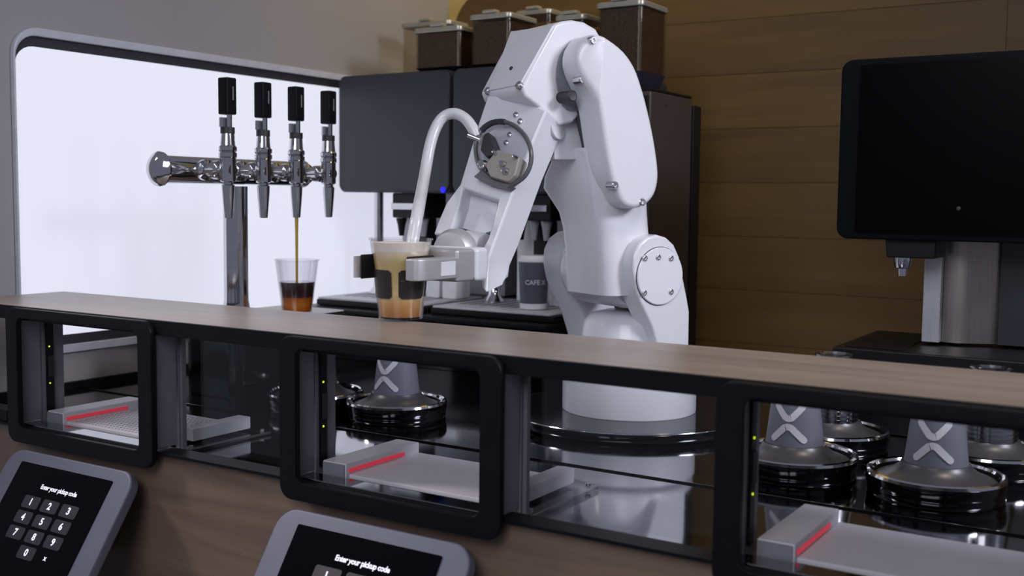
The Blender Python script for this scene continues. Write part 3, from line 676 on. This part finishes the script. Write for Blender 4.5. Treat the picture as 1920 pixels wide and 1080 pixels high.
# ------------------------------------------------------------------ coffee machines along the back
def coffee_machine(x0, x1, label, y0=2.40):
    y1 = 2.90; zl = .015; zt = .341
    t = thing('coffee_machine', label, 'coffee machine', ((x0+x1)/2, 2.6, -.3), 'graphite coffee machines on the rear counter')
    obj('housing', prism(BM(), [Vector((a, y0, b)) for a, b in rrect(x0+.001, x1-.001, zl, zt, .02)], (0, y1-y0, 0)), M['machine'], t)
    obj('front_panel', bevel(prism(BM(), [Vector((a, y0-.008, b)) for a, b in rrect(x0+.004, x1-.004, zl+.003, zt-.003, .02)], (0, .0075, 0)), .003, 2, 50), M['machine'], t)
    obj('rear_panel', bx(x0+.03, x1-.02, y0+.30, y1, -.2825, zl-.001), M['brew'], t)
    obj('base', bx(x0+.01, x1-.01, 2.29, y1, -.299, -.283, .003), M['machdark'], t)
    d = obj('drip_tray', bx(x0+.02, x1-.02, 2.285, 2.58, -.2825, -.2762, .002), M['traylight'], t)
    bm = BM()
    for k in range(9): box(bm, x0+.05+k*(x1-x0-.1)/9, x0+.05+k*(x1-x0-.1)/9+.012, 2.36, 2.54, -.276, -.2755)
    o = obj('drip_slots', bm, M['traygrey'], d); o['kind'] = 'stuff'
    ps = obj('side_post', cyl((x0+.095, y0+.06, -.2761), (x0+.095, y0+.06, zl), .013, seg=20), M['chrome'], t)
    obj('post_foot', lathe(BM(), [(.03, 0), (.03, .004), (.016, .02), (.0135, .04)], (x0+.095, y0+.06, -.2761), seg=20), M['chrome'], ps)
    obj('side_wall', bx(x0+.118, x0+.225, y0+.14, y0+.16, -.2761, zl), M['whitepanel'], t)
    sp = obj('brew_head', bx(x0+.175, x0+.29, y0+.02, y0+.12, -.055, zl-.001, .004), M['machdark'], t)
    obj('head_band', bx(x0+.178, x0+.285, y0+.010, y0+.0195, -.032, -.014, .002), M['chrome'], sp)
    for s in (.185, .225, .262): obj('spout', lathe(BM(), [(.007, 0), (.011, .03), (.015, .045), (.015, .05)], (x0+s, y0+.05, -.106), seg=16), M['brew'] if s > .2 else M['machdark'], sp)
    obj('grinder_arm', bx(x0+.21, x0+.25, y0+.07, y0+.13, -.16, -.056, .004), M['machdark'], sp)
    for a, b in ((.27, .315), (.325, .375)): obj('milk_box', bx(x0+a, x0+b, y0+.05, y0+.12, -.2761, -.205, .006), M['whitepanel'], t)
    obj('indicator_light', lathe(BM(), [(.008, 0), (.007, .002), (0, .003)], (x1-.022, y0-.008, zl+.008), (0, -1, 0), 14), M['blue'], t)
    return t
coffee_machine(-2.10, -1.708, 'left graphite coffee machine beside the taps with clear hoppers on top')
coffee_machine(-1.704, -1.315, 'middle graphite coffee machine half hidden behind the robot forearm')
t3 = thing('brewing_cabinet', 'shorter brown sided machine with black rear edge, right behind the robot arm', 'coffee machine', (-1.22, 2.55, -.3))
obj('body', bx(-1.31, -1.134, 2.41, 2.66, ZT+.001, .262, .006), M['brown'], t3)
obj('rear_panel', bx(-1.31, -1.130, 2.661, 2.71, ZT+.001, .246, .003), M['machdark'], t3)
obj('top_plate', bx(-1.308, -1.136, 2.415, 2.66, .2622, .269, .002), M['machdark'], t3)
obj('front_panel', bx(-1.30, -1.14, 2.404, 2.4095, -.28, .25, .001), M['machdark'], t3)
_p = onX(1249, 195, -1.134); obj('screw', lathe(BM(), [(.005, 0), (.004, .002), (0, .002)], _p, (1, 0, 0), 12), M['plug'], t3)

# bean hoppers
def hopper(x, y, z, w, d, h, fill, label, basec='machdark', knob=True):
    t = thing('bean_hopper', label, 'hopper', (x, y, z), 'bean hoppers on the coffee machines')
    bh = .012 if basec == 'machdark' else .042
    k0 = w*.5; k1 = w*.40
    pts = rrect(x-k0, x+k0, y-d/2, y+d/2, .014, 4); low = rrect(x-k1, x+k1, y-d*.4, y+d*.4, .01, 4)
    bm = BM(); a = [bm.verts.new((p[0], p[1], z+.0005)) for p in low]; b = [bm.verts.new((p[0], p[1], z+bh)) for p in pts]
    for i in range(len(a)): bm.faces.new((a[i], a[(i+1) % len(a)], b[(i+1) % len(a)], b[i]))
    bm.faces.new(a); bm.faces.new(b); bmesh.ops.recalc_face_normals(bm, faces=bm.faces)
    obj('hopper_base', bm, M[basec], t)
    inn = rrect(x-k0+.003, x+k0-.003, y-d/2+.003, y+d/2-.003, .012, 4)
    obj('container', ring_plate(pts, inn, lambda p, q: (p, q, z+bh+.0003), (0, 0, h)), M['hopper'], t)
    if fill > 0:
        ins = rrect(x-k0+.005, x+k0-.005, y-d/2+.005, y+d/2-.005, .01, 4)
        o = obj('beans', prism(BM(), [Vector((p[0], p[1], z+bh+.0005)) for p in ins], (0, 0, h*fill)), M['beans'], t); o['kind'] = 'stuff'
    lo = rrect(x-k0-.003, x+k0+.003, y-d/2-.003, y+d/2+.003, .016, 4)
    l = obj('lid', bevel(prism(BM(), [Vector((p[0], p[1], z+bh+h+.0008)) for p in lo], (0, 0, .014)), .003, 2, 50), M['hlid'], t)
    if knob: obj('lid_catch', bx(x-.02, x+.02, y-d/2-.006, y-d/2+.02, z+bh+h+.0152, z+bh+h+.024, .003), M['hlid'], l)
    return t
zm = .3415
def hop_px(l, r, yf, d, z, top, fill, label, basec='machdark'):
    h = onY((l+r)/2, top, yf).z-z-(.012 if basec == 'machdark' else .042)-.015
    xa, xb = onY(l, 80, yf).x, onY(r, 80, yf).x
    return hopper((xa+xb)/2, yf+d/2, z, xb-xa, d, h, fill, label, basec)
hop_px(752, 842, 2.60, .10, zm, 40, 0, 'leftmost clear bean hopper, empty, at the back of left machine')
hop_px(776, 862, 2.43, .13, zm, 50, .97, 'bean hopper full of dark beans in front on left machine')
hop_px(880, 955, 2.43, .14, zm, 25, .94, 'bean hopper of dark beans left on the middle machine')
hop_px(966, 1030, 2.62, .12, zm, 18, .6, 'part filled bean hopper behind on the middle machine')
hop_px(1040, 1096, 2.44, .13, zm, 27, .8, 'small bean hopper just above the robot elbow')
hop_px(1117, 1203, 2.42, .15, .2695, 2, .985, 'tallest bean hopper with dark navy base on the brown sided machine', 'navy')

# grey paper cup with lid under the middle machine
px_, py_, pz_ = -1.375, 2.255, -.3
px_, py_, pz_ = -1.43, 2.345, -.2635
z_ = -.2753
pc = thing('takeaway_cup', 'upright grey paper takeaway cup with white lid under the middle machine', 'cup', (-1.43, 2.37, z_))
rf = lambda q: .034+.005*q/.118
obj('cup_body', lathe(BM(), [(.0325, .0145), (.0342, .0145), (.039, .118), (.0, .118)], (-1.43, 2.37, z_), seg=40), M['cupdark'], pc)
obj('cup_foot', lathe(BM(), [(.033, 0), (.0345, .001), (.0348, .0143), (0, .0143)], (-1.43, 2.37, z_), seg=40), M['lid'], pc)
obj('lid', lathe(BM(), [(.0405, .1185), (.042, .121), (.041, .128), (.037, .131), (.036, .135), (0, .135)], (-1.43, 2.37, z_), seg=40), M['lid'], pc)
def wrap(a, b):
    q = .068+b; r = rf(q)+.0006; an = math.radians(38)+a/r; return (-1.43+r*math.sin(an), 2.37-r*math.cos(an), z_+q)
obj('lettering', text_mesh('CAFE X', .0165, wrap, bold=.0003), M['logo'], pc)

# ------------------------------------------------------------------ dispenser at the right
DY = 2.12
dx0 = onY(1572, 300, DY).x; zt_ = onY(1572, 113, DY).z; zl_ = onY(1572, 447, DY).z
dp = thing('drink_dispenser', 'black drinks dispenser with steel column and drip base at right', 'dispenser', (dx0+.22, DY+.2, ZT))
obj('head', bevel(prism(BM(), [Vector((a, DY, b)) for a, b in rrect(dx0, dx0+.46, zl_, zt_, .022)], (0, .34, 0)), .004, 2, 50), M['screen'], dp)
obj('face_panel', prism(BM(), [Vector((a, DY-.003, b)) for a, b in rrect(dx0+.036, dx0+.45, zl_+.012, zt_-.012, .006)], (0, .0028, 0)), M['face'], dp)
obj('face_button', lathe(BM(), [(.004, 0), (.0035, .001), (0, .0014)], onY(1797, 391, DY-.003), (0, -1, 0), 14), M['machine'], dp)
nx = onY(1700, 470, DY+.06)
nb = obj('nozzle_block', bevel(prism(BM(), [Vector((nx.x-.032, DY+.02, zl_+.001)), Vector((nx.x+.06, DY+.02, zl_+.001)), Vector((nx.x+.06, DY+.02, zl_-.034)), Vector((nx.x-.028, DY+.02, zl_-.034))], (0, .1, 0)), .003), M['machdark'], dp)
nz = onY(1692, 500, DY+.06)
obj('nozzle', lathe(BM(), [(.017, 0), (.016, -.012), (.014, -.02), (.009, -.022), (.008, -.036), (.004, -.037)], (nz.x, DY+.06, zl_-.0345), seg=24), M['chrome'], nb)
cx0 = onY(1733, 500, DY+.13).x; cx1 = onY(1766, 500, DY+.13).x
obj('column', bx(cx0, cx1, DY+.13, DY+.3, ZT+.165, zl_-.0005, .0015), M['steel'], dp)
cx2 = onY(1822, 500, DY+.16).x
bp_ = [(cx1+.001, DY+.15), (cx1+.03, DY+.146), (cx2, DY+.155), (cx2+.05, DY+.18), (cx2+.05, DY+.2), (cx1+.001, DY+.2)]
obj('back_plate', prism(BM(), [Vector((a, b, ZT+.165)) for a, b in bp_], (0, 0, zl_-ZT-.166)), M['steelw'], dp)
obj('rear_body', bx(cx2+.051, dx0+.45, DY+.17, DY+.32, ZT+.165, zl_-.0005), M['machine'], dp)
bzt = onY(1560, 650, DY-.01).z
bx0 = onY(1560, 650, DY-.01).x
obj('drip_base', bx(bx0, dx0+.47, DY-.01, DY+.33, ZT+.0005, bzt, .004), M['machdark'], dp)
obj('drip_grid', bx(bx0+.02, cx0-.01, DY+.01, DY+.3, bzt+.0002, bzt+.002, .0006), M['black'], dp)

# ------------------------------------------------------------------ keypad tablets on the front wall
TA = math.radians(34); Dn = Vector((0, -math.sin(TA), -math.cos(TA))); Nn = Vector((0, -math.cos(TA), math.sin(TA)))
def tablet(tl, tr, label, keys):
    p0 = onY(tl[0], tl[1], 1.165); p1 = onY(tr[0], tr[1], 1.165)
    sw = p1.x-p0.x; zz = (p0.z+p1.z)/2; org = Vector((p0.x, 1.165, zz))   # screen's top left corner
    shh = .315
    def to3(a, b, n=0): return org+Vector((a, 0, 0))+Dn*b+Nn*n
    t = thing('tablet', label, 'tablet', to3(sw/2, shh/2, -.02), 'keypad tablets below the windows')
    obj('case', bevel(prism(BM(), [to3(a, b, -.001) for a, b in rrect(-.045, sw+.045, -.022, shh+.03, .034, 8)], Nn*-.02), .004, 3, 50), M['case'], t)
    sc = obj('screen', prism(BM(), [to3(a, b, .0006) for a, b in rrect(0, sw, 0, shh, .002, 2)], Nn*-.0015), M['glassblk'], t)
    obj('bracket', bevel(prism(BM(), [to3(sw*.3, .0+.03, -.0215), to3(sw*.3, .2, -.0215), Vector((org.x+sw*.3, 1.2115, org.z-.14)), Vector((org.x+sw*.3, 1.2115, org.z-.03))], (sw*.4, 0, 0)), .002), M['machdark'], t)
    def loc(x, y):
        q = onP(x, y, org, Nn)-org; return q.x, q.dot(Dn)
    tx_, ty_ = loc(*keys['text'])
    obj('lettering', text_mesh('Enter your pickup code', .0112, lambda a, b: to3(tx_+a, ty_-b, .0012), bold=.0004, space=.92), M['ink'], sc)
    k1, k3, k7 = (loc(*keys[k]) for k in ('1', '3', '7'))
    pxk = (k3[0]-k1[0])/2; pyk = (k7[1]-k1[1])/2 if keys['7'] else .045
    chars = ['1', '2', '3', '4', '5', '6', '7', '8', '9', None, '0', '<']
    for i, ch in enumerate(chars):
        if ch is None: continue
        kx, ky = k1[0]+pxk*(i % 3), k1[1]+pyk*(i//3)
        if ky > shh-.02: continue
        if ch != '<':
            kt = obj('key_tile', prism(BM(), [to3(kx+a, ky+b, .0012) for a, b in rrect(-pxk*.42, pxk*.42, -pyk*.40, pyk*.40, .004, 4)], Nn*-.0005), M['key'], sc)
            obj('numeral', text_mesh(ch, .0165, lambda a, b: to3(kx+a, ky-b, .0017), bold=.0006), M['ink'], sc)
        else:
            obj('numeral', text_mesh('x', .011, lambda a, b: to3(kx+a, ky-b, .0017), bold=.0006), M['ink'], sc)
    return t
tablet((42, 862), (212, 905), 'grey cased tablet at far left showing the whole number keypad', {'text': (111, 921), '1': (59, 942), '3': (129, 961), '7': (29, 998)})
tablet((560, 985), (830, 1040), 'grey cased tablet at bottom centre, keypad cut off by picture edge', {'text': (680, 1058), '1': (612, 1081), '3': (735, 1108), '7': (570, 1165)})
